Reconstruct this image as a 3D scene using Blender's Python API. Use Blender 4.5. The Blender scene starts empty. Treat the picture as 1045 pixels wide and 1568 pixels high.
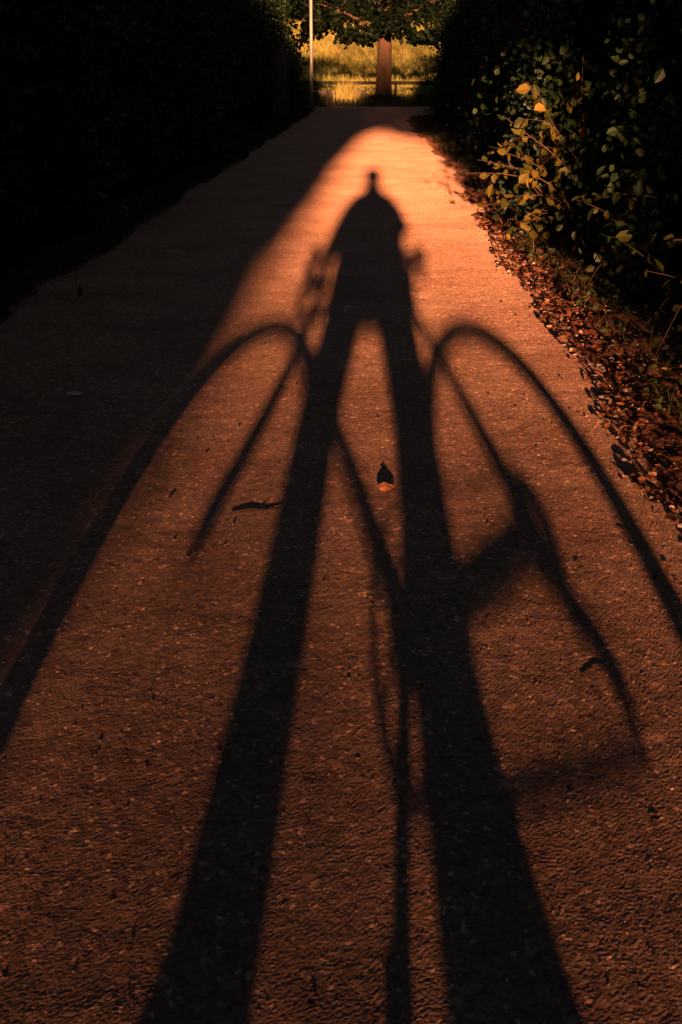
import bpy, math, random
import numpy as np
from mathutils import Vector, Matrix
rng=np.random.default_rng(7); random.seed(7)
D=bpy.data; C=bpy.context; S=C.scene
TAN=0.115; EL=math.atan(TAN)

# ---------------------------------------------------------------- helpers
def link(o,parent=None):
    S.collection.objects.link(o)
    if parent: o.parent=parent
    return o
def empty(name,loc=(0,0,0)):
    e=D.objects.new(name,None); e.location=loc; return link(e)
def npmesh(name,V,F,mats,midx=None,rnd=None,smooth=False,parent=None):
    V=np.asarray(V,dtype=np.float32); F=np.asarray(F,dtype=np.int32)
    me=D.meshes.new(name); me.vertices.add(len(V)); me.vertices.foreach_set('co',V.ravel())
    me.loops.add(F.size); me.loops.foreach_set('vertex_index',F.ravel())
    me.polygons.add(len(F)); me.polygons.foreach_set('loop_start',np.arange(0,F.size,4,dtype=np.int32))
    me.polygons.foreach_set('loop_total',np.full(len(F),4,dtype=np.int32))
    me.update(calc_edges=True)
    for m in mats: me.materials.append(m)
    if midx is not None: me.polygons.foreach_set('material_index',np.asarray(midx,dtype=np.int32))
    if rnd is not None:
        a=me.attributes.new('rnd','FLOAT','FACE'); a.data.foreach_set('value',np.asarray(rnd,dtype=np.float32))
    me.polygons.foreach_set('use_smooth',np.full(len(F),smooth,dtype=bool))
    me.validate()
    return link(D.objects.new(name,me),parent)
class MB:
    def __init__(s): s.v=[]; s.f=[]; s.m=[]
    def add(s,v,f,m=0):
        o=len(s.v); s.v+= [tuple(p) for p in v]; s.f+=[tuple(i+o for i in q) for q in f]; s.m+=[m]*len(f)
    def tube(s,pts,rad,seg=10,m=0,flat=1.0,up=(0,0,1)):
        pts=[Vector(p) for p in pts]
        if not hasattr(rad,'__len__'): rad=[rad]*len(pts)
        rings=[]
        for i,p in enumerate(pts):
            t=(pts[min(i+1,len(pts)-1)]-pts[max(i-1,0)]).normalized()
            u=Vector(up)
            if abs(t.dot(u))>.97: u=Vector((0,1,0))
            a=t.cross(u).normalized(); b=a.cross(t).normalized()
            rings.append([p+(a*math.cos(k*2*math.pi/seg)+b*math.sin(k*2*math.pi/seg)*flat)*rad[i] for k in range(seg)])
        v=[q for r in rings for q in r]; f=[]
        for i in range(len(pts)-1):
            for k in range(seg):
                f.append((i*seg+k,i*seg+(k+1)%seg,(i+1)*seg+(k+1)%seg,(i+1)*seg+k))
        f.append(tuple(range(seg))[::-1]); f.append(tuple((len(pts)-1)*seg+k for k in range(seg)))
        s.add(v,f,m)
    def rings(s,R,seg=20,m=0):
        v=[];f=[]
        for (cx,cy,cz,rx,ry) in R:
            for k in range(seg):
                a=k*2*math.pi/seg; v.append((cx+rx*math.cos(a),cy+ry*math.sin(a),cz))
        for i in range(len(R)-1):
            for k in range(seg): f.append((i*seg+k,i*seg+(k+1)%seg,(i+1)*seg+(k+1)%seg,(i+1)*seg+k))
        f.append(tuple(range(seg))[::-1]); f.append(tuple((len(R)-1)*seg+k for k in range(seg)))
        s.add(v,f,m)
    def box(s,c,d,m=0,rz=0):
        cx,cy,cz=c; a,b,h=d[0]/2,d[1]/2,d[2]/2
        co,si=math.cos(rz),math.sin(rz); v=[]
        for z in(-h,h):
            for x,y in((-a,-b),(a,-b),(a,b),(-a,b)): v.append((cx+x*co-y*si,cy+x*si+y*co,cz+z))
        s.add(v,[(3,2,1,0),(4,5,6,7),(0,1,5,4),(1,2,6,5),(2,3,7,6),(3,0,4,7)],m)
    def ell(s,c,r,m=0,nu=20,nv=12):
        v=[];f=[]
        for j in range(nv+1):
            t=math.pi*(j+.0001)/(nv+.0002)
            for i in range(nu):
                p=2*math.pi*i/nu; v.append((c[0]+r[0]*math.sin(t)*math.cos(p),c[1]+r[1]*math.sin(t)*math.sin(p),c[2]+r[2]*math.cos(t)))
        for j in range(nv):
            for i in range(nu): f.append((j*nu+i,(j+1)*nu+i,(j+1)*nu+(i+1)%nu,j*nu+(i+1)%nu))
        s.add(v,f,m)
    def torus(s,c,R,r,m=0,nu=72,nv=10,ry=None):
        ry=ry or r; v=[];f=[]
        for i in range(nu):
            a=2*math.pi*i/nu
            for j in range(nv):
                b=2*math.pi*j/nv; q=R+r*math.cos(b)
                v.append((c[0]+q*math.cos(a),c[1]+ry*math.sin(b),c[2]+q*math.sin(a)))
        for i in range(nu):
            for j in range(nv): f.append((i*nv+j,i*nv+(j+1)%nv,((i+1)%nu)*nv+(j+1)%nv,((i+1)%nu)*nv+j))
        s.add(v,f,m)
    def obj(s,name,mats,parent=None,smooth=True,remesh=None,sub=0):
        me=D.meshes.new(name); me.from_pydata(s.v,[],s.f)
        for m in mats: me.materials.append(m)
        me.polygons.foreach_set('material_index',s.m); me.polygons.foreach_set('use_smooth',[smooth]*len(s.f))
        me.update(); o=link(D.objects.new(name,me),parent)
        if remesh:
            r=o.modifiers.new('rm','REMESH'); r.mode='VOXEL'; r.voxel_size=remesh; r.use_smooth_shade=True
            q=o.modifiers.new('sm','SMOOTH'); q.iterations=4; q.factor=.5
        return o

_d=rng.normal(size=(24,3)); _p=rng.uniform(0,6.28,24)
def nz(P,scale=1.0,k=0,n=8):
    P=np.asarray(P)*scale; r=np.zeros(len(P))
    for i in range(n):
        j=(i+k)%24; r+=np.sin(P@(_d[j]*(1+.35*i))+_p[j])
    return r/math.sqrt(n)

# ---------------------------------------------------------------- materials
def mat(name,col,rough=.7,metal=0,spec=.3,noise=None,bump=0,bscale=30,dr=0):
    m=D.materials.new(name); m.use_nodes=True; n=m.node_tree.nodes; l=m.node_tree.links
    b=n['Principled BSDF']; b.inputs['Base Color'].default_value=(*col,1); b.inputs['Roughness'].default_value=rough
    b.inputs['Metallic'].default_value=metal; b.inputs['Specular IOR Level'].default_value=spec
    b.inputs['Diffuse Roughness'].default_value=dr
    g=n.new('ShaderNodeNewGeometry')
    if noise:
        t=n.new('ShaderNodeTexNoise'); t.inputs['Scale'].default_value=noise[0]; t.inputs['Detail'].default_value=8
        l.new(g.outputs['Position'],t.inputs['Vector'])
        r=n.new('ShaderNodeValToRGB'); r.color_ramp.elements[0].position=.3; r.color_ramp.elements[1].position=.7
        r.color_ramp.elements[0].color=(*col,1); r.color_ramp.elements[1].color=(*noise[1],1)
        l.new(t.outputs['Fac'],r.inputs['Fac']); l.new(r.outputs['Color'],b.inputs['Base Color'])
    if bump:
        t=n.new('ShaderNodeTexNoise'); t.inputs['Scale'].default_value=bscale; t.inputs['Detail'].default_value=6
        l.new(g.outputs['Position'],t.inputs['Vector'])
        u=n.new('ShaderNodeBump'); u.inputs['Strength'].default_value=bump; u.inputs['Distance'].default_value=.02
        l.new(t.outputs['Fac'],u.inputs['Height']); l.new(u.outputs['Normal'],b.inputs['Normal'])
    return m
def leafmat(name,stops,trans=.3,rough=.5,spec=.15):
    m=D.materials.new(name); m.use_nodes=True; n=m.node_tree.nodes; l=m.node_tree.links
    b=n['Principled BSDF']; b.inputs['Roughness'].default_value=rough; b.inputs['Specular IOR Level'].default_value=spec
    a=n.new('ShaderNodeAttribute'); a.attribute_name='rnd'
    r=n.new('ShaderNodeValToRGB'); e=r.color_ramp.elements
    while len(e)<len(stops): e.new(.5)
    for i,(p,c) in enumerate(stops): e[i].position=p; e[i].color=(*c,1)
    l.new(a.outputs['Fac'],r.inputs['Fac']); l.new(r.outputs['Color'],b.inputs['Base Color'])
    if trans>0:
        t=n.new('ShaderNodeBsdfTranslucent'); l.new(r.outputs['Color'],t.inputs['Color'])
        x=n.new('ShaderNodeMixShader'); x.inputs[0].default_value=trans
        l.new(b.outputs[0],x.inputs[1]); l.new(t.outputs[0],x.inputs[2]); l.new(x.outputs[0],n['Material Output'].inputs['Surface'])
    return m
def asphalt():
    m=D.materials.new('asphalt'); m.use_nodes=True; n=m.node_tree.nodes; l=m.node_tree.links
    b=n['Principled BSDF']; b.inputs['Roughness'].default_value=.75; b.inputs['Specular IOR Level'].default_value=.2
    b.inputs['Diffuse Roughness'].default_value=1.0
    g=n.new('ShaderNodeNewGeometry')
    t1=n.new('ShaderNodeTexNoise'); t1.inputs['Scale'].default_value=1.3; t1.inputs['Detail'].default_value=9; t1.inputs['Roughness'].default_value=.7
    t2=n.new('ShaderNodeTexNoise'); t2.inputs['Scale'].default_value=190; t2.inputs['Detail'].default_value=3
    v=n.new('ShaderNodeTexVoronoi'); v.inputs['Scale'].default_value=120
    v2=n.new('ShaderNodeTexVoronoi'); v2.inputs['Scale'].default_value=48
    for t in(t1,t2,v,v2): l.new(g.outputs['Position'],t.inputs['Vector'])
    r1=n.new('ShaderNodeValToRGB'); r1.color_ramp.elements[0].position=.32; r1.color_ramp.elements[1].position=.70
    r1.color_ramp.elements[0].color=(.165,.092,.066,1); r1.color_ramp.elements[1].color=(.28,.175,.13,1)
    l.new(t1.outputs['Fac'],r1.inputs['Fac'])
    sx=n.new('ShaderNodeSeparateColor'); l.new(v.outputs['Color'],sx.inputs['Color'])
    r2=n.new('ShaderNodeValToRGB'); e=r2.color_ramp.elements; e[0].position=0; e[0].color=(.60,.58,.60,1); e[1].position=.80; e[1].color=(1.08,1.06,1.05,1)
    k=e.new(.96); k.color=(1.25,1.25,1.2,1); k=e.new(.985); k.color=(2.8,2.7,2.5,1)
    l.new(sx.outputs['Red'],r2.inputs['Fac'])
    mx=n.new('ShaderNodeMix'); mx.data_type='RGBA'; mx.blend_type='MULTIPLY'; mx.inputs[0].default_value=.9
    l.new(r1.outputs['Color'],mx.inputs[6]); l.new(r2.outputs['Color'],mx.inputs[7])
    s2=n.new('ShaderNodeSeparateColor'); l.new(v2.outputs['Color'],s2.inputs['Color'])
    r3=n.new('ShaderNodeValToRGB'); e=r3.color_ramp.elements; e[0].position=0; e[0].color=(.45,.45,.5,1); e[1].position=.06; e[1].color=(1,1,1,1)
    k=e.new(.965); k.color=(1,1,1,1); k=e.new(.985); k.color=(1.9,1.8,1.7,1)
    l.new(s2.outputs['Green'],r3.inputs['Fac'])
    m2=n.new('ShaderNodeMix'); m2.data_type='RGBA'; m2.blend_type='MULTIPLY'; m2.inputs[0].default_value=.8
    l.new(mx.outputs[2],m2.inputs[6]); l.new(r3.outputs['Color'],m2.inputs[7]); l.new(m2.outputs[2],b.inputs['Base Color'])
    u=n.new('ShaderNodeBump'); u.inputs['Strength'].default_value=.6; u.inputs['Distance'].default_value=.0022
    l.new(t2.outputs['Fac'],u.inputs['Height']); l.new(u.outputs['Normal'],b.inputs['Normal'])
    return m
M_asph=asphalt()
M_soil=mat('soil',(.045,.018,.010),.95,noise=(14,(.12,.046,.026)),bump=.8,bscale=60,dr=1)
M_gnd=mat('ground_earth',(.015,.018,.007),.95,noise=(.8,(.03,.028,.010)),bump=.6,bscale=20)
M_mead=mat('meadow_soil',(.09,.09,.027),.95,noise=(1.2,(.17,.15,.045)),bump=.8,bscale=8,dr=1)
M_bark=mat('bark',(.022,.012,.007),.9,noise=(6,(.05,.028,.015)),bump=1,bscale=18)
M_twig=mat('twig',(.04,.022,.012),.8)
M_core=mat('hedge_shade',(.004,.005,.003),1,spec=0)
M_hedge=leafmat('hedge_leaf',[(0,(.004,.009,.004)),(.6,(.009,.020,.007)),(1,(.018,.032,.010))],trans=0)
M_crown=leafmat('tree_leaf',[(0,(.004,.008,.003)),(.7,(.009,.014,.004)),(1,(.025,.024,.006))],trans=0)
M_lind=leafmat('linden_leaf',[(0,(.002,.005,.002)),(.8,(.004,.008,.003)),(1,(.012,.014,.004))],trans=0,spec=.05)
M_yel=leafmat('hazel_leaf',[(0,(.010,.016,.004)),(.45,(.036,.040,.008)),(.75,(.09,.070,.013)),(1,(.24,.16,.026))],trans=.35)
M_lit=leafmat('fallen_leaf',[(0,(.02,.008,.005)),(.6,(.07,.026,.013)),(.92,(.15,.058,.027)),(1,(.38,.23,.14))],trans=0)
M_grass=leafmat('grass_blade',[(0,(.010,.014,.005)),(.7,(.024,.034,.010)),(1,(.06,.055,.018))],trans=.2)
M_dry=leafmat('meadow_grass',[(0,(.07,.09,.02)),(.5,(.15,.15,.038)),(1,(.25,.21,.065))],trans=.25)
M_pole=mat('galvanised_paint',(.16,.16,.16),.5,noise=(3,(.12,.12,.12)))
M_wood=mat('weathered_wood',(.02,.015,.012),.85,noise=(7,(.035,.028,.022)),bump=.5)
M_steel=mat('rail_steel',(.008,.008,.008),.8,spec=.05)
M_stone=mat('stone',(.12,.09,.075),.9,noise=(5,(.2,.17,.15)),bump=.8,bscale=25)

# ---------------------------------------------------------------- foliage
LEAF=np.array([[0,0,0],[.32,.36,.07],[.72,.27,.03],[1,0,-.06],[.72,-.27,.03],[.32,-.36,.07]])
def leafgeo(P,L,up=0.0,dirs=None,upv=(0,0,1)):
    n=len(P); L=np.broadcast_to(L,(n,))
    N=rng.normal(size=(n,3))+np.array(upv)*up; N/=np.linalg.norm(N,axis=1,keepdims=True)
    U=rng.normal(size=(n,3)) if dirs is None else dirs+rng.normal(size=(n,3))*.45
    U-=N*np.sum(U*N,1,keepdims=True); U/=np.linalg.norm(U,axis=1,keepdims=True)+1e-9
    W=np.cross(N,U); wid=rng.uniform(.8,1.15,n)
    V=P[:,None,:]+L[:,None,None]*(LEAF[None,:,0:1]*U[:,None,:]+LEAF[None,:,1:2]*wid[:,None,None]*W[:,None,:]+LEAF[None,:,2:3]*N[:,None,:])
    b=(np.arange(n)*6)[:,None]
    F=np.stack([b+np.array([0,3,2,1]),b+np.array([0,5,4,3])],1).reshape(-1,4)
    return V.reshape(-1,3),F
def bladegeo(P,h,w,lean=.35):
    n=len(P); h=np.broadcast_to(h,(n,)); a=rng.uniform(0,6.283,n); c=rng.uniform(0,6.283,n)
    d=np.stack([np.cos(a),np.sin(a),0*a],1); s=np.stack([np.cos(c),np.sin(c),0*c],1); ln=rng.uniform(.1,1,n)*lean
    z=np.array([0,0,1.]); out=[]
    for t,ww in((0,1),(.55,.75),(1,.08)):
        ctr=P+z*(h*t*(1-.25*ln*t))[:,None]+d*(h*ln*t*t)[:,None]
        out+= [ctr-s*w*ww/2,ctr+s*w*ww/2]
    V=np.stack(out,1).reshape(-1,3); b=(np.arange(n)*6)[:,None]
    F=np.stack([b+np.array([0,1,3,2]),b+np.array([2,3,5,4])],1).reshape(-1,4)
    return V,F
def merge(parts):
    Vs=[];Fs=[];o=0
    for V,F in parts:
        Vs.append(V);Fs.append(np.asarray(F)+o);o+=len(V)
    return np.concatenate(Vs),np.concatenate(Fs)
def r2(n,base=None):
    r=rng.uniform(0,1,n) if base is None else np.clip(base+rng.normal(0,.18,n),0,1)
    return np.repeat(r,2)

def hedge(name,side,xf,y0,y1,h,depth,nleaf,L,matl=M_hedge):
    ys=np.arange(y0,y1+.3,.3); prof=[(0,0),(0.02,.35),(0,.8),(.03,1.4),(.1,h*.6),(.25,h*.85),(.6,h),(depth*.5,h+.15),(depth,h*.9),(depth,0)]
    s=len(prof); P=[]
    for y in ys:
        for (dx,z) in prof: P.append((xf(y)+side*dx,y,z))
    P=np.array(P); bump=nz(P,1.1,0)*.16+nz(P,2.9,5)*.07
    P[:,0]-=side*bump*(P[:,2]>.1); P[:,2]+=nz(P,.9,9)*.15*(P[:,2]>1)
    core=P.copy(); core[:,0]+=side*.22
    F=[(i*s+k,i*s+k+1,(i+1)*s+k+1,(i+1)*s+k) for i in range(len(ys)-1) for k in range(s-1)]
    i=rng.integers(0,len(ys)-1,nleaf); 
    wt=np.array([1,1.3,1.6,1.6,1.4,1.0,.8,.4,.2]); wt/=wt.sum(); k=rng.choice(s-1,nleaf,p=wt)
    a=rng.uniform(0,1,(nleaf,1)); b=rng.uniform(0,1,(nleaf,1)); G=P.reshape(len(ys),s,3)
    Q=(G[i,k]*(1-a)+G[i+1,k]*a)*(1-b)+(G[i,k+1]*(1-a)+G[i+1,k+1]*a)*b
    cl=nz(Q,3.2,3); keep=cl+rng.normal(0,.6,nleaf)>-1.1
    Q[:,0]-=side*(np.abs(rng.normal(0,.10,nleaf))*(1+np.clip(cl,0,2))-.10)
    Q=Q+rng.normal(0,.04,Q.shape); Q[:,2]=np.abs(Q[:,2]); Q=Q[keep]
    V,LF=leafgeo(Q,rng.uniform(.6,1.15,len(Q))*L,up=.7,upv=(-side*.7,0,.8))
    base=.38+.16*nz(Q,1.5,11)
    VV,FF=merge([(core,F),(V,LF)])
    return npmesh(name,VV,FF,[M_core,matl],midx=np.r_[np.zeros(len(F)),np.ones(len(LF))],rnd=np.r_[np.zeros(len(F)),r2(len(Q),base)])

# ---------------------------------------------------------------- ground, path, verges
gx=np.linspace(-300,300,41); gy=np.linspace(-200,420,41); 
gv=np.array([(x,y,-.06) for y in gy for x in gx]); 
gf=[(j*41+i,j*41+i+1,(j+1)*41+i+1,(j+1)*41+i) for j in range(40) for i in range(40)]
npmesh('ground',gv,gf,[M_gnd])

N=2048; tex=.002; L=N*tex
k=np.fft.fftfreq(N,tex); KX,KY=np.meshgrid(k,k); K=np.hypot(KX,KY)+1e-6
w=np.fft.fft2(rng.normal(size=(N,N)))
def band(wl,bw): 
    h=np.real(np.fft.ifft2(w*np.exp(-(np.log(K*wl))**2/(2*bw*bw)))); return h/h.std()
grain=band(.0105,.3)
H=grain*.00027+band(.03,.4)*.00017+band(.12,.4)*.00026+band(.45,.4)*.0006
pits=band(.018,.3); H-=np.clip(pits-2.1,0,2)*.0028
stones=np.roll(band(.012,.2),300,0); H+=np.clip(stones-2.5,0,1)*.004
def Hs(X,Y):
    fx=(X/tex)%N; fy=(Y/tex)%N; i=fx.astype(int)%N; j=fy.astype(int)%N; a=fx-np.floor(fx); b=fy-np.floor(fy)
    i1=(i+1)%N; j1=(j+1)%N
    return H[j,i]*(1-a)*(1-b)+H[j,i1]*a*(1-b)+H[j1,i]*(1-a)*b+H[j1,i1]*a*b
xs=np.r_[np.arange(-2.25,1.301,.0040),np.arange(1.4,6,.2)]
ys=[-60,-40,-20,-8,-3,0,.5,.85]
while ys[-1]<38.2: ys.append(ys[-1]+max(.0040,.0036*ys[-1]))
ys=np.array(ys); X,Y=np.meshgrid(xs,ys)
fade=np.where((Y<.86)|(X>1.31),0,1)
Z=Hs(X,Y)*fade+.004*np.sin(Y*.9+1)*np.where(Y<.86,0,1)
PV=np.stack([X,Y,Z],-1).reshape(-1,3); nx=len(xs); ny=len(ys)
idx=(np.arange(ny-1)[:,None]*nx+np.arange(nx-1)[None,:]).ravel()
npmesh('path',PV,np.stack([idx,idx+1,idx+nx+1,idx+nx],1),[M_asph])

def verge(name,side,edge,y0,y1,width,mound):
    vy=np.r_[np.arange(y0,0,.5),np.arange(0,y1,.06)]; vx=np.r_[np.linspace(0,.8,34),np.linspace(.9,width,14)]
    Yv,Xv=np.meshgrid(vy,vx,indexing='ij'); E=edge(vy)[:,None]
    XX=E+side*Xv; P=np.stack([XX,Yv,0*XX],-1).reshape(-1,3)
    j=nz(P*[1,1,0],7,2).reshape(XX.shape)*.012+nz(P*[1,1,0],19,6).reshape(XX.shape)*.006
    Zv=-.012+np.clip(Xv/.12,0,1)*.022+mound*np.clip(Xv/.6,0,1)+j*np.clip(Xv/.1,0,1)
    P[:,2]=Zv.ravel(); m=len(vx); q=(np.arange(len(vy)-1)[:,None]*m+np.arange(m-1)[None,:]).ravel()
    npmesh(name,P,np.stack([q,q+1,q+m+1,q+m],1),[M_soil],smooth=True)
def eR(y):
    y=np.asarray(y,float); w=.035*np.sin(y*3.1)+.03*np.sin(y*1.27+1)+.015*np.sin(y*9.3)+.012*np.sin(y*23)
    return 1.05+w-.2*np.clip((y-17)/7,0,1)+np.clip((y-29)/3,0,1)**2*6
def eL(y):
    y=np.asarray(y,float); w=.04*np.sin(y*2.3+2)+.03*np.sin(y*.9)+.015*np.sin(y*8.1)
    return -2.08+w+.2*np.clip((y-10)/20,0,1)-np.clip((y-36)/4,0,1)**2*3
verge('verge',1,eR,-60,38,4,.06); verge('verge',-1,eL,-60,38,5,.05)
fxs=np.arange(-14,14.1,.5); fv=np.array([(x,y,.0+.02*math.sin(x*2+y)) for y in np.arange(37.6,75,.5) for x in fxs])
fn=len(fxs); fr=len(fv)//fn
q=(np.arange(fr-1)[:,None]*fn+np.arange(fn-1)[None,:]).ravel(); npmesh('verge',fv,np.stack([q,q+1,q+fn+1,q+fn],1),[M_gnd])

# ---------------------------------------------------------------- hedges
hedge('hedge',1,lambda y:1.82+.15*math.sin(y*.7)+.12*math.sin(y*1.9)-.35*math.exp(-((y-8.5)/1.2)**2)+max(0,y-29)*.12,-14,34,3.6,2.2,100000,.07)
hedge('hedge',-1,lambda y:-2.55+.15*math.sin(y*.8+2)+.15*math.sin(y*1.7),-14,33,3.4,2.2,75000,.08)
hedge('hedge',1,lambda y:2.1,-60,-14.5,3,2,6000,.14)
hedge('hedge',-1,lambda y:-2.6,-60,-14.5,3,2,6000,.14)

# ---------------------------------------------------------------- trees behind the viewer (their crowns form an arch)
YT=-18.
def opening(x,z):
    Ye=z/TAN+YT
    xl=np.interp(Ye,[0,6,12,17,21,23.5,24],[-.95,-.92,-.70,-.57,-.40,0,.3]); xr=np.interp(Ye,[0,17,19.5,21,23.5,24],[1.62,1.62,1.75,1.2,.5,.3])
    return (x>xl)&(x<xr)&(Ye<24)|((x>-1.7)&(x<-.5)&(z>6.75)&(z<8))
def tree(name,base,h,r0,limbs,P,L,m=M_crown,up=.3,ms=None):
    b=MB(); bx,by=base
    b.tube([(bx,by,-.1),(bx,by,.25),(bx+.03,by,h*.3),(bx-.05,by+.05,h*.6),(bx,by,h)],[r0*1.6,r0*1.1,r0*.9,r0*.7,r0*.3],14)
    for l in limbs:
        z0,tip,r=l; p0=Vector((bx,by,z0)); t=Vector(tip); mid=(p0+t)/2+Vector((0,0,.25))
        b.tube([p0,p0.lerp(mid,.5)+Vector((0,.04,.05)),mid,mid.lerp(t,.6),t],[r,r*.8,r*.6,r*.4,r*.15],8)
        for q in range(3):
            s0=mid.lerp(t,.2+.25*q); e=s0+Vector((random.uniform(-.5,.5),random.uniform(-.6,.6),random.uniform(-.1,.8)))
            b.tube([s0,s0.lerp(e,.5)+Vector((0,0,.06)),e],[r*.35,r*.2,r*.08],6)
    e=empty(name); b.obj('trunk',[M_bark],e)
    V,F=leafgeo(P,rng.uniform(.7,1.2,len(P))*L,up=up)
    npmesh('crown',V,F,[m],rnd=r2(len(P),.4+.15*nz(P,1.2,4)),parent=e)
    return e
n=110000; n2=40000
P=np.stack([rng.uniform(-9,9,n),rng.normal(YT,.9,n),rng.uniform(1.7,10,n)],1)
P=np.concatenate([P,np.stack([rng.uniform(-3.2,-.3,n2),rng.normal(YT,.9,n2),rng.uniform(1.9,6.6,n2)],1)]); n+=n2
top=np.interp(P[:,0],[-9,-5,-3.4,-2.6,-.4,-.1,.4,.9,1.2,2.8,3.6,5,9],[8,9.3,8.6,7.35,7.3,8.6,9.6,8.6,7.4,7.4,8.8,9.3,8])+.2*nz(P,1.6,1)
wob=np.clip(.10*nz(P*[1,.0,1],4.6,2),-.14,.14)
zz=P[:,2]-(YT-P[:,1])*TAN*-1*-1
k=~opening(P[:,0]+wob,zz+wob)&(P[:,2]<top)&~((P[:,2]>7.9)&(np.abs(P[:,0]-.4)<1)&(rng.uniform(size=n)<.55)); P=P[k]
lft=P[:,0]<.2
tree('tree',(-4.2,-18.2),8.5,.24,[(2.2,(-1.6,-18,3.8),.09),(3.2,(-1.1,-18.3,5.6),.09),(4,(-.3,-17.8,6.9),.08),(3,(-7,-18,5),.09),(4.5,(-6,-18.5,7.5),.08),(2.4,(-2.0,-17.7,2.6),.07)],P[lft],.18)
tree('tree',(4.4,-18.0),8.5,.22,[(2.4,(2.3,-18,3.6),.09),(3.4,(2.1,-18.1,5.2),.08),(4.4,(1.2,-17.9,6.4),.08),(3.4,(7,-18,5.5),.09),(4.6,(6,-17.5,7.8),.08)],P[~lft],.18)
# unseen slender tree added farther back, leaves spread to dim the lowest rays
n=20500
P=np.stack([rng.uniform(-4,4,n),rng.normal(-45,.9,n),rng.uniform(3.9,6.9,n)],1)
tau=np.clip((6.05-P[:,2])/.95,0,1)*.72+np.where(P[:,0]<.0,.13,0)*np.clip((6.7-P[:,2])/.6,0,1)+.03*nz(P,2,3)
P=P[rng.uniform(size=n)<tau]
tree('tree',(.9,-45),4.8,.05,[(2.4,(-1.8,-45,4.6),.03),(2.8,(2.8,-45.2,4.9),.03),(3.3,(-.6,-44.7,5.4),.025),(3,(-3,-45,4.3),.03)],P,.13)

# ---------------------------------------------------------------- hazel shrub at the right edge
b=MB(); LP=[];LD=[]
def stem(p0,p1,arch,r,nl,drop=.3):
    p0=Vector(p0);p1=Vector(p1); pts=[]
    for i in range(9):
        t=i/8; p=p0.lerp(p1,t); p.z+=arch*math.sin(math.pi*t)*(1-.3*t); p.y+=.04*math.sin(5*t+p0.x*9); p.x+=.025*math.sin(7*t+p1.z*5); pts.append(p)
    b.tube(pts,[r*(1-.85*i/8) for i in range(9)],6)
    for q in range(nl):
        t=.3+.7*(q+random.random())/nl; i=min(int(t*8),7); p=pts[i].lerp(pts[i+1],t*8-i); d=(pts[i+1]-pts[i]).normalized()
        s=1 if q%2 else -1
        LP.append(p+Vector((random.gauss(0,.02),random.gauss(0,.03),random.gauss(0,.015)))); LD.append((d.x*.5-.15,s*.4+d.y,-.25+s*.45+d.z*.4))
    return pts
root=[(1.75,8.5,0),(1.85,8.1,0),(1.95,8.8,0)]
tips=[((.70,7.9,.60),.25),((.97,7.8,1.0),.2),((1.08,7.8,1.24),.15),((1.44,7.7,1.40),.1),((1.02,7.7,.46),.2),((.93,7.9,.14),.22),
      ((1.0,8.0,.75),.2),((1.22,7.7,1.08),.15),((.86,8.3,.32),.2),((1.05,7.5,.28),.15),((.80,7.9,.70),.2)]
for i,(t,a) in enumerate(tips):
    pts=stem(root[i%3],t,a,.009,9)
    for q in range(2):
        s=pts[4+2*q]; stem(s,(s.x-random.uniform(.05,.3),s.y+random.uniform(-.3,.3),s.z+random.uniform(-.12,.15)),.04,.004,4)
nh=len(LP)
for i in range(34):
    y=random.uniform(4.0,7.4); x=1.70+random.uniform(0,.2)
    stem((x,y,random.uniform(0,.5)),(x-random.uniform(.15,.55),y+random.uniform(-.5,.3),random.uniform(.03,.75)),random.uniform(.05,.25),.006,9)
LP=np.array(LP);LD=np.array(LD)
e=empty('hazel_shrub'); b.obj('stems',[M_twig],e)
V,F=leafgeo(LP[:nh],rng.uniform(.055,.115,nh),up=.6,dirs=LD[:nh],upv=(-.2,-.6,.8)); npmesh('leaves',V,F,[M_yel],rnd=r2(nh,.55),parent=e)
e2=empty('bramble'); V,F=leafgeo(LP[nh:],rng.uniform(.045,.09,len(LP)-nh),up=.8,dirs=LD[nh:],upv=(-.6,-.3,.8)); npmesh('leaves',V,F,[M_yel],rnd=r2(len(LP)-nh,.15),parent=e2)

# ---------------------------------------------------------------- leaf litter, grass, debris
n=2900; y=2.2+rng.uniform(0,1,n)**1.1*8; off=np.abs(rng.normal(.0,.24,n))-.06
x=eR(y)+off; P=np.stack([x,y,np.clip(off/.6,0,1)*.06+.015+rng.uniform(0,.012,n)],1)
V,F=leafgeo(P,rng.uniform(.012,.042,n),up=2.5); npmesh('fallen_leaves',V,F,[M_lit],rnd=r2(n))
n=300; P=np.stack([rng.uniform(-1.9,1.05,n),1+rng.uniform(0,1,n)**1.6*14,np.full(n,.005)],1)
x=P[:,0]; P[:,0]=np.where(rng.uniform(size=n)<.5,1.05-np.abs(rng.normal(0,.22,n)),x)
V,F=leafgeo(P,rng.uniform(.007,.024,n),up=4); npmesh('fallen_leaves',V,F,[M_lit],rnd=r2(n,.7))
def gr(name,xa,y,z,h,w,m,lean=.5,base=None):
    P=np.stack([xa,y,z],1); V,F=bladegeo(P,h,w,lean); npmesh(name,V,F,[m],rnd=r2(len(P),base))
n=8000; y=rng.uniform(3,30.5,n); off=.16+np.abs(rng.normal(0,.4,n)); cl=np.sin(y*4)+np.sin(y*9.7+1); kk=(cl+rng.normal(0,.7,n)>.5)|(y>14); y=y[kk];off=off[kk]; n=len(y)
gr('grass',eR(y)+off,y,np.full(n,.05),rng.uniform(.03,.13,n),.006,M_grass,1.0)
n=9000; y=rng.uniform(3,34,n); off=np.abs(rng.normal(.1,.3,n)); gr('grass',eL(y)-off,y,np.full(n,.04),rng.uniform(.05,.2,n),.007,M_grass,.8)
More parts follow.
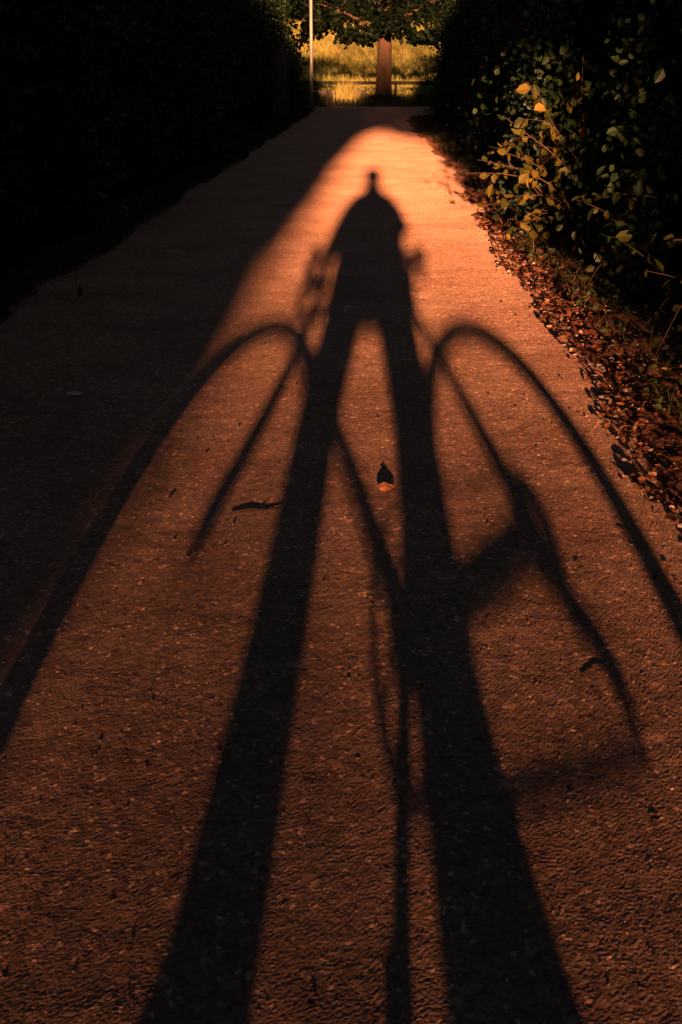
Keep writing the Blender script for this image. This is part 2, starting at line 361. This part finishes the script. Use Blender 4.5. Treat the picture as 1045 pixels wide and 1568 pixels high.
n=9000; x=rng.uniform(-5,7,n); y=rng.uniform(38.2,49,n); gr('grass',x,y,np.zeros(n),rng.uniform(.05,.28,n),.03,M_grass,.6)
n=520; gr('dry_grass_tuft',rng.normal(-1.05,.2,n),rng.normal(41.5,.2,n),np.zeros(n),rng.uniform(.25,.95,n),.022,M_dry,.55,.8)
n=2600; y=3+rng.uniform(0,1,n)*10; off=.12+np.abs(rng.normal(0,.3,n)); cl=np.sin(y*3.3+off*6)+np.sin(y*7.9)+np.sin(off*17); kk=cl+rng.normal(0,.5,n)>.6; y=y[kk];off=off[kk]
P=np.stack([eR(y)+off,y,.06+rng.uniform(0,.10,len(y))],1); V,F=leafgeo(P,rng.uniform(.02,.05,len(P)),up=1.2); npmesh('weeds',V,F,[M_grass],rnd=r2(len(P),.55))
b=MB()
for i in range(210):
    y=1+random.random()**1.5*9; x=random.uniform(-1.9,1.05); r=random.uniform(.0015,.0045)
    b.ell((x,y,r*.5),(r*random.uniform(.8,1.6),r,r*.8),nu=7,nv=5)
for i in range(420):
    y=2.3+random.random()*7; x=float(eR(y))+random.uniform(-.08,.4); r=random.uniform(.004,.012)
    b.ell((x,y,.012+max(0,x-1.06)*.1),(r*random.uniform(.8,1.6),r,r*.7),nu=7,nv=5)
b.obj('gravel',[M_stone],smooth=False)
def stone(name,x,y,s,m):
    b=MB(); b.ell((0,0,0),(1,1,1),nu=13,nv=9)
    V=[]
    for p in b.v:
        q=1+.16*math.sin(p[0]*5+p[2]*3)+.12*math.sin(p[1]*6+1)+.05*math.sin(p[0]*13+p[1]*11)
        V.append((x+p[0]*s[0]*q,y+p[1]*s[1]*q,s[2]*.7+p[2]*s[2]*q*(1-.35*p[0])))
    b.v=V; return b.obj(name,[m],smooth=False)
stone('stone',.060,3.20,(.028,.020,.014),mat('red_stone',(.14,.055,.03),.9,noise=(30,(.26,.11,.05)),bump=.6,bscale=80))
stone('stone',-1.32,4.25,(.035,.02,.008),mat('pale_stone',(.45,.43,.40),.9))
b=MB(); b.tube([(-.455,2.97,.003),(-.40,2.99,.005),(-.345,3.0,.003),(-.29,3.03,.005)],[.0025,.0035,.003,.0015],6); b.tube([(-.36,3.0,.005),(-.34,3.03,.008)],[.002,.001],5); b.obj('twig',[M_twig])
b=MB(); b.tube([(.52,2.06,.002),(.56,2.09,.004),(.60,2.10,.002)],[.0015,.002,.001],5); b.obj('twig',[M_twig])

# ---------------------------------------------------------------- far end: pole, fence, wall, rail, tree, meadow
px_=-1.97
e=empty('street_lamp'); b=MB(); b.tube([(px_-.02,34.3,0),(px_-.02,34.3,1.2),(px_-.01,34.3,1.25),(px_,34.3,4),(px_,34.3,7)],[.065,.065,.05,.045,.04],14)
b.tube([(px_,34.3,6.9),(px_+.1,34.3,7.2),(px_+.5,34.3,7.35),(px_+.9,34.3,7.3)],.03,8); b.obj('pole',[M_pole],e)
b=MB(); b.ell((px_+1.15,34.3,7.28),(.33,.13,.07)); b.obj('lamp_head',[M_pole],e)
e=empty('wooden_fence'); b=MB()
for i in range(26):
    y=26+i*.3; b.box((-2.32-.006*random.random(),y,.85+.02*random.random()),(.022,.20,1.7),0,random.uniform(-.03,.03))
for y in(26,28.5,31,33.6): b.box((-2.40,y,.9),(.1,.1,1.85))
for z in(.35,1.35): b.box((-2.355,29.8,z),(.04,7.7,.08))
b.obj('boards',[M_wood],e,smooth=False)
e=empty('stone_wall'); b=MB()
for r in range(2):
    x=-3.4+r*.13
    while x<-.35:
        w=random.uniform(.22,.42); b.box((x+w/2,46.5+random.uniform(-.02,.02),.09+r*.175),(w-.02,.3,.16),0,random.uniform(-.03,.03)); x+=w
o=b.obj('blocks',[mat('dark_stone',(.03,.025,.022),.9,noise=(5,(.06,.05,.045)),bump=.8)],e,smooth=False); bv=o.modifiers.new('b','BEVEL'); bv.width=.02; bv.segments=2
e=empty('guard_rail'); b=MB(); b.tube([(-9,50,.58),(9,50,.58)],.075,10)
for x in np.arange(-9,9.1,2): b.tube([(x,50.03,0),(x,50.03,.66)],.05,8)
b.obj('rail',[M_steel],e)
def mz(x,y): return .03+np.clip(y-52,0,18)*.03+np.clip(y-70,0,None)*.10+.12*np.sin(x*.35+y*.2)+.06*np.sin(x*1.1-y*.5)
mx_=np.linspace(-70,70,90); my=np.linspace(50.5,230,110); A,Bm=np.meshgrid(mx_,my); MZ=mz(A,Bm); MZ[0]=-.1
MV=np.stack([A,Bm,MZ],-1).reshape(-1,3); q=(np.arange(109)[:,None]*90+np.arange(89)[None,:]).ravel()
npmesh('meadow',MV,np.stack([q,q+1,q+91,q+90],1),[M_mead],smooth=True)
n=52000; x=rng.uniform(-10,12,n); y=51+rng.uniform(0,1,n)**1.2*62; P=np.stack([x,y,mz(x,y)],1)
hh=rng.uniform(.3,.8,n)*(1+.25*nz(P*[1,1,0],.5,3)); V,F=bladegeo(P,np.clip(hh,.2,1.3),.04,.5)
npmesh('meadow_grass',V,F,[M_dry],rnd=r2(n,np.clip((y-50)/25,0,1)*.25+.25+.25*nz(P*[1,1,0],.35,7)))  # far blades coloured paler to offset the linden's shade
n=34000; x=rng.uniform(-45,45,n); hgt=8+2.5*np.sin(x*.31)+1.6*np.sin(x*.9+1)
y=118+rng.normal(0,1.5,n); z=mz(x,y)+rng.uniform(0,1,n)**.8*hgt; V,F=leafgeo(np.stack([x,y,z],1),rng.uniform(.5,1.0,n),up=.3); npmesh('distant_trees',V,F,[M_lind],rnd=r2(n,.5))

n=12000; u=rng.normal(size=(n,3)); u/=np.linalg.norm(u,axis=1,keepdims=True); r=rng.uniform(.25,1,n)**.45
P=np.array([.6,48.3,6.0])+u*r[:,None]*np.array([4.6,3.6,4.4]); 
P=P[(nz(P,1.1,2)+rng.normal(0,.4,len(P))>-.55)&((P[:,2]<4.3)|(rng.uniform(size=len(P))<.3))]
low=2.35+.30*np.sin(P[:,0]*1.7+1)+.2*np.sin(P[:,0]*4.1)+np.clip(-P[:,0]-1,0,3)*-.25; P=P[P[:,2]>low]
m2=2400; cx=rng.uniform(-3.1,3.6,m2); Q=np.stack([cx,46.5+rng.normal(0,.7,m2),2.65+.35*np.sin(cx*2.3)+.15*np.sin(cx*6)+rng.normal(0,.2,m2)],1); Q=Q[(Q[:,2]>2.15)|(Q[:,0]<-1.3)]; Q=Q[Q[:,2]>1.6]
P=np.concatenate([P,Q])
tree('linden_tree',(.42,48),7,.33,[(2.4,(-2.8,47,3.8),.10),(2.6,(3.6,47.6,4.2),.11),(3,(-1.5,49.5,7),.12),(3.2,(2.4,49,7.5),.12),(2.6,(.8,46,5.5),.08),(4,(.2,48,9),.12)],P,.24,m=M_lind,up=1.4)
n=26000; P=np.concatenate([np.stack([-4.9+rng.normal(0,1.3,n//2),39+rng.normal(0,2,n//2),rng.uniform(.1,6,n//2)],1),
   np.stack([5.3+rng.normal(0,1.3,n//2),40+rng.normal(0,2.2,n//2),rng.uniform(.1,6.5,n//2)],1)])
P=P[(P[:,0]<-2.7-.2*np.sin(P[:,2]*3))|(P[:,0]>2.9+.25*np.sin(P[:,2]*3))]
kl=P[:,0]<0
tree('tree',(-5,39),5,.15,[(2,(-4,38.5,4),.06),(2.5,(-6,39.5,4.6),.06)],P[kl],.2,m=M_lind)
tree('tree',(5.4,40),5,.15,[(2,(4.4,39.5,4),.06),(2.5,(6.5,40.5,4.8),.06)],P[~kl],.2,m=M_lind)

# ---------------------------------------------------------------- bicycle
M_tyre=mat('tyre_rubber',(.02,.02,.02),.8); M_frame=mat('frame_paint',(.05,.09,.12),.3,spec=.5); M_al=mat('aluminium',(.5,.5,.5),.35,metal=1); M_blk=mat('black_parts',(.02,.02,.022),.5)
bike=empty('bicycle',(0,-.04,0)); bike.rotation_euler=(math.radians(6),0,0)
Rr=(.53,0,.345); Ff=(-.53,0,.345); BB=(.105,0,.275); HB=(-.385,0,.60); HT=(-.335,0,.745); ST=(.265,0,.74)
for nm,c in(('rear_wheel',Rr),('front_wheel',Ff)):
    b=MB(); b.torus(c,.320,.027,0); b.torus(c,.291,.013,1,nv=8); b.tube([(c[0],-.05,c[2]),(c[0],.05,c[2])],.017,12,1)
    for s in range(28):
        a=s*2*math.pi/28; a2=a+(.5 if s%2 else -.5); yy=.03 if s%4<2 else -.03
        b.tube([(c[0]+.016*math.cos(a2),yy,c[2]+.016*math.sin(a2)),(c[0]+.288*math.cos(a),0,c[2]+.288*math.sin(a))],.0012,4,1)
    b.obj(nm,[M_tyre,M_al],bike)
b=MB(); b.tube([HB,HT],.024,12); b.tube([(-.375,0,.64),BB],.024,12); b.tube([(-.34,0,.715),(.255,0,.71)],.018,12); b.tube([BB,ST],.018,12)
for s in(-1,1):
    b.tube([(ST[0]-.01,s*.015,.71),(.40,s*.04,.52),(Rr[0],s*.06,Rr[2])],[.014,.019,.020],8); b.tube([(BB[0],s*.02,BB[2]),(.25,s*.05,.295),(Rr[0],s*.06,Rr[2])],[.015,.016,.014],8)
    b.tube([(HB[0],0,HB[2]+.005),(-.392,s*.045,.575),(-.44,s*.05,.48),(Ff[0],s*.055,Ff[2])],[.020,.022,.022,.019],8)
b.tube([(BB[0],-.04,BB[2]),(BB[0],.04,BB[2])],.024,12)
b.tube([(-.41,0,.62),(-.45,0,.66),(-.45,0,.70)],.012,6); b.tube([(.30,0,.66),(.33,0,.66)],.014,6)
b.obj('frame',[M_frame],bike)
b=MB(); hb=-.335
b.tube([HT,(-.315,0,.79),(-.31,0,.83),(hb,0,.86)],.017,10); b.tube([(hb,-.10,.86),(hb,.10,.86)],.015,10)
for s in(-1,1):
    b.tube([(hb,s*.08,.86),(hb,s*.19,.86),(hb-.03,s*.205,.87),(hb-.09,s*.21,.86),(hb-.115,s*.21,.82),(hb-.09,s*.21,.765),(hb-.03,s*.21,.74),(hb+.04,s*.21,.74)],.022,10)
    b.tube([(hb-.06,s*.21,.875),(hb-.11,s*.21,.91),(hb-.125,s*.21,.945)],[.028,.031,.020],10); b.tube([(hb-.125,s*.21,.915),(hb-.145,s*.215,.85),(hb-.13,s*.22,.79)],.008,6)
b.obj('handlebar',[M_blk],bike)
b=MB(); b.tube([(hb-.01,0,.83),(hb-.03,0,.80),(hb-.055,0,.80),(hb-.085,0,.80)],[.012,.035,.040,.036],14); b.obj('bar_shadow_filler',[M_blk],bike)  # unseen lump added to fill out the handlebar's cast shadow
b=MB(); b.tube([ST,(.295,0,.89)],.0135,10); b.obj('seat_post',[M_al],bike)
b=MB(); 
b.tube([(.155,0,.925),(.20,0,.93),(.28,0,.93),(.35,0,.937),(.40,0,.945),(.425,0,.945)],[.020,.028,.045,.072,.074,.05],14,flat=.5); b.tube([(.2,0,.915),(.295,0,.895),(.38,0,.92)],.006,6); b.obj('saddle',[M_blk],bike,remesh=None)
b=MB(); b.tube([(.31,0,.885),(.33,0,.865),(.37,0,.86),(.39,0,.88)],[.02,.03,.03,.02],12); b.obj('saddle_bag',[M_blk],bike)
b=MB(); b.torus((BB[0],.045,BB[2]),.088,.009,0,nu=48,nv=6,ry=.002); b.torus((BB[0],.045,BB[2]),.045,.006,0,nu=30,nv=6,ry=.002)
for s in range(5):
    a=s*2*math.pi/5; b.tube([(BB[0],.045,BB[2]),(BB[0]+.085*math.cos(a),.045,BB[2]+.085*math.sin(a))],.006,6)
cr=(-.048,-.163)
b.tube([(BB[0],.06,BB[2]),(BB[0]+cr[0],.075,BB[2]+cr[1])],[.018,.015],8); b.tube([(BB[0],-.055,BB[2]),(BB[0]-cr[0],-.075,BB[2]-cr[1])],[.015,.011],8)
b.tube([(BB[0]+cr[0],.07,BB[2]+cr[1]),(BB[0]+cr[0],.15,BB[2]+cr[1])],.006,6); b.tube([(BB[0]-cr[0],-.07,BB[2]-cr[1]),(BB[0]-cr[0],-.15,BB[2]-cr[1])],.006,6)
b.box((BB[0]+cr[0],.12,BB[2]+cr[1]),(.045,.07,.018)); b.box((BB[0]-cr[0],-.12,BB[2]-cr[1]),(.085,.07,.018)); b.obj('crankset',[M_blk],bike)
b=MB()
for i,r in enumerate((.055,.048,.04,.033,.027)): b.torus((Rr[0],.032+.004*i,Rr[2]),r,.005,0,nu=30,nv=5,ry=.0012)
b.tube([(Rr[0],.055,Rr[2]-.01),(.545,.06,.31),(.54,.06,.282)],.02,8); b.tube([(.54,.055,.285),(.575,.055,.268),(.602,.055,.245),(.607,.055,.222)],[.02,.020,.021,.021],8)
b.tube([(BB[0]+.02,.045,BB[2]+.092),(Rr[0],.045,Rr[2]+.05)],.0055,5,flat=1.2); b.tube([(.605,.05,.208),(.50,.05,.200),(.45,.048,.198),(BB[0]+.02,.045,BB[2]-.092)],.009,6)
b.obj('drivetrain',[M_al],bike)

# ---------------------------------------------------------------- photographer
M_jack=mat('jacket_cloth',(.03,.035,.05),.85,bump=.3,bscale=40); M_trou=mat('trouser_cloth',(.035,.035,.04),.9,bump=.3,bscale=60); M_skin=mat('skin',(.45,.27,.19),.55); M_hair=mat('hair',(.03,.018,.01),.6,bump=.6,bscale=200); M_shoe=mat('shoe_leather',(.05,.035,.025),.5); M_eye=mat('eye',(.7,.7,.68),.2); M_lip=mat('lip',(.4,.16,.12),.5)
man=empty('person',(0,0,0)); py=-.34
b=MB(); b.rings([(0,py,.72,.285,.15),(0,py,.84,.285,.15),(0,py,.95,.272,.145),(0,py,1.06,.255,.135),(0,py,1.18,.237,.135),(0,py,1.28,.21,.13),(0,py,1.36,.165,.12),(0,py,1.43,.122,.10),(0,py-.005,1.48,.102,.09),(0,py-.005,1.535,.095,.085)],28)
b.tube([(.11,py,1.37),(.165,py,1.325),(.24,py-.01,1.22),(.29,py-.02,1.11),(.265,py+.03,1.08),(.19,py+.13,1.17),(.10,py+.215,1.255)],[.070,.075,.070,.066,.060,.050,.038],16)
b.tube([(-.11,py,1.37),(-.165,py,1.325),(-.24,py-.01,1.22),(-.285,py-.015,1.12),(-.30,py+.01,1.06),(-.325,py+.05,.97),(-.335,py+.085,.915)],[.070,.075,.070,.066,.064,.058,.043],16)
b.obj('jacket',[M_jack],man,remesh=.011)
b=MB(); b.rings([(0,py,.675,.17,.11),(0,py,.80,.22,.13),(0,py,.93,.185,.13)],24)
b.tube([(-.13,py,.88),(-.155,py,.74),(-.218,py,.50),(-.232,py-.01,.30),(-.262,py-.01,.07)],[.12,.118,.090,.078,.080],18)
b.tube([(.12,py,.88),(.14,py,.74),(.180,py,.50),(.19,py-.01,.30),(.228,py-.01,.07)],[.12,.118,.090,.080,.082],18)
b.obj('trousers',[M_trou],man,remesh=.011)
for s,x in((-1,-.262),(1,.228)):
    b=MB(); b.tube([(x,py-.085,.05),(x,py-.05,.055),(x+s*.01,py+.03,.055),(x+s*.02,py+.10,.042),(x+s*.03,py+.165,.035),(x+s*.032,py+.185,.03)],[.035,.045,.048,.05,.042,.02],16,flat=.8)
    b.tube([(x,py-.03,.05),(x,py-.02,.14)],[.045,.042],12); b.box((x+s*.014,py+.045,.012),(.088,.25,.022),0,-s*.1)
    b.obj('shoe_left' if s<0 else 'shoe_right',[M_shoe],man,remesh=.008)
hz=1.635
b=MB(); b.ell((0,py,hz+.02),(.077,.095,.103)); b.ell((0,py+.025,hz-.045),(.058,.07,.07)); b.tube([(0,py-.01,1.46),(0,py-.008,1.56)],[.062,.055],16)
b.tube([(0,py+.088,hz+.025),(0,py+.108,hz-.012),(0,py+.10,hz-.022)],[.009,.015,.014],10)
for s in(-1,1): b.ell((s*.079,py-.005,hz),(.010,.02,.032)); b.ell((s*.03,py+.083,hz+.035),(.022,.012,.008))
b.obj('head',[M_skin],man,remesh=.005)
b=MB(); 
for s in(-1,1): b.ell((s*.031,py+.086,hz+.014),(.012,.010,.009),0,12,8)
b.obj('eyes',[M_eye],man); b=MB(); b.ell((0,py+.093,hz-.052),(.025,.008,.007),0,14,8); b.obj('mouth',[M_lip],man)
# hair bulked out past the head to widen its cast shadow
b=MB(); b.ell((0,py-.016,hz+.036),(.118,.110,.098)); b.ell((0,py-.045,hz-.02),(.115,.068,.085)); b.obj('hair',[M_hair],man,remesh=.006)
s=1; b=MB(); b.tube([(s*.098,py+.215,1.255),(s*.097,-.10,1.285),(s*.1,-.082,1.315),(s*.1,-.07,1.355)],[.026,.026,.034,.03],14,flat=.55,up=(0,1,0))
for i in range(4):
    z=1.385-i*.021; q=(.9,1,.96,.8)[i]
    b.tube([(s*.1,-.07,z-.012),(s*.104,-.048,z),(s*.098,-.028,z),(s*(.098-.022*q),-.022,z-.001),(s*(.098-.040*q),-.024,z-.003)],[.0095,.0092,.0085,.0078,.0062],10)
b.tube([(s*.098,-.09,1.30),(s*.086,-.078,1.325),(s*.07,-.062,1.342),(s*.05,-.053,1.35)],[.014,.0115,.010,.0075],10)
b.obj('hand_right',[M_skin],man,remesh=.0035)
bx,bz=hb,.845
b=MB(); b.tube([(bx,py+.085,.915),(bx-.002,-.235,.895),(bx-.004,-.215,.875),(bx-.012,-.205,.868)],[.027,.027,.033,.028],14,flat=.6,up=(0,1,0))
for i in range(4):
    y=-.245+i*.0205; q=(.85,.97,1,.92)[i]
    b.tube([(bx+.005,y,bz+.034),(bx-.022*q,y,bz+.026),(bx-.031*q,y,bz+.002),(bx-.02*q,y,bz-.022),(bx+.004,y,bz-.027)],[.010,.0095,.009,.008,.0065],10)
b.tube([(bx+.008,-.215,bz+.04),(bx+.026,-.195,bz+.024),(bx+.03,-.180,bz+.002),(bx+.022,-.170,bz-.018)],[.014,.0115,.010,.0075],10)
b.obj('hand_left',[M_skin],man,remesh=.0035)
ph=empty('smartphone',(.02,-.042,1.35)); b=MB(); b.box((0,0,0),(.155,.0085,.075)); o=b.obj('body',[M_blk],ph,smooth=False); bv=o.modifiers.new('b','BEVEL'); bv.width=.003; bv.segments=3
b=MB(); b.box((0,-.0050,0),(.145,.001,.067)); b.obj('screen',[mat('screen_glass',(.01,.01,.012),.1,spec=.6)],ph,smooth=False)

# ---------------------------------------------------------------- light, sky, camera
w_=D.worlds.new('World'); S.world=w_; w_.use_nodes=True; n=w_.node_tree.nodes; l=w_.node_tree.links
sk=n.new('ShaderNodeTexSky'); sk.sky_type='NISHITA'; sk.sun_disc=False; sk.sun_elevation=EL; sk.sun_rotation=math.pi; sk.dust_density=2
l.new(sk.outputs[0],n['Background'].inputs['Color']); n['Background'].inputs['Strength'].default_value=.05
sd=D.lights.new('sun','SUN'); sd.energy=35; sd.angle=math.radians(.8); sd.color=(1,.41,.175); so=link(D.objects.new('sun',sd)); so.rotation_euler=(math.pi/2-EL,0,0)
cd=D.cameras.new('camera'); cd.sensor_fit='VERTICAL'; cd.sensor_height=36; cd.lens=35; cd.clip_end=1000; cd.clip_start=.02
co=link(D.objects.new('camera',cd)); co.location=(0,0,1.35); co.rotation_euler=(math.radians(90-24.2),0,math.radians(1.75)); S.camera=co
S.view_settings.view_transform='Standard'; S.view_settings.look='None'; S.view_settings.exposure=0; S.view_settings.gamma=1
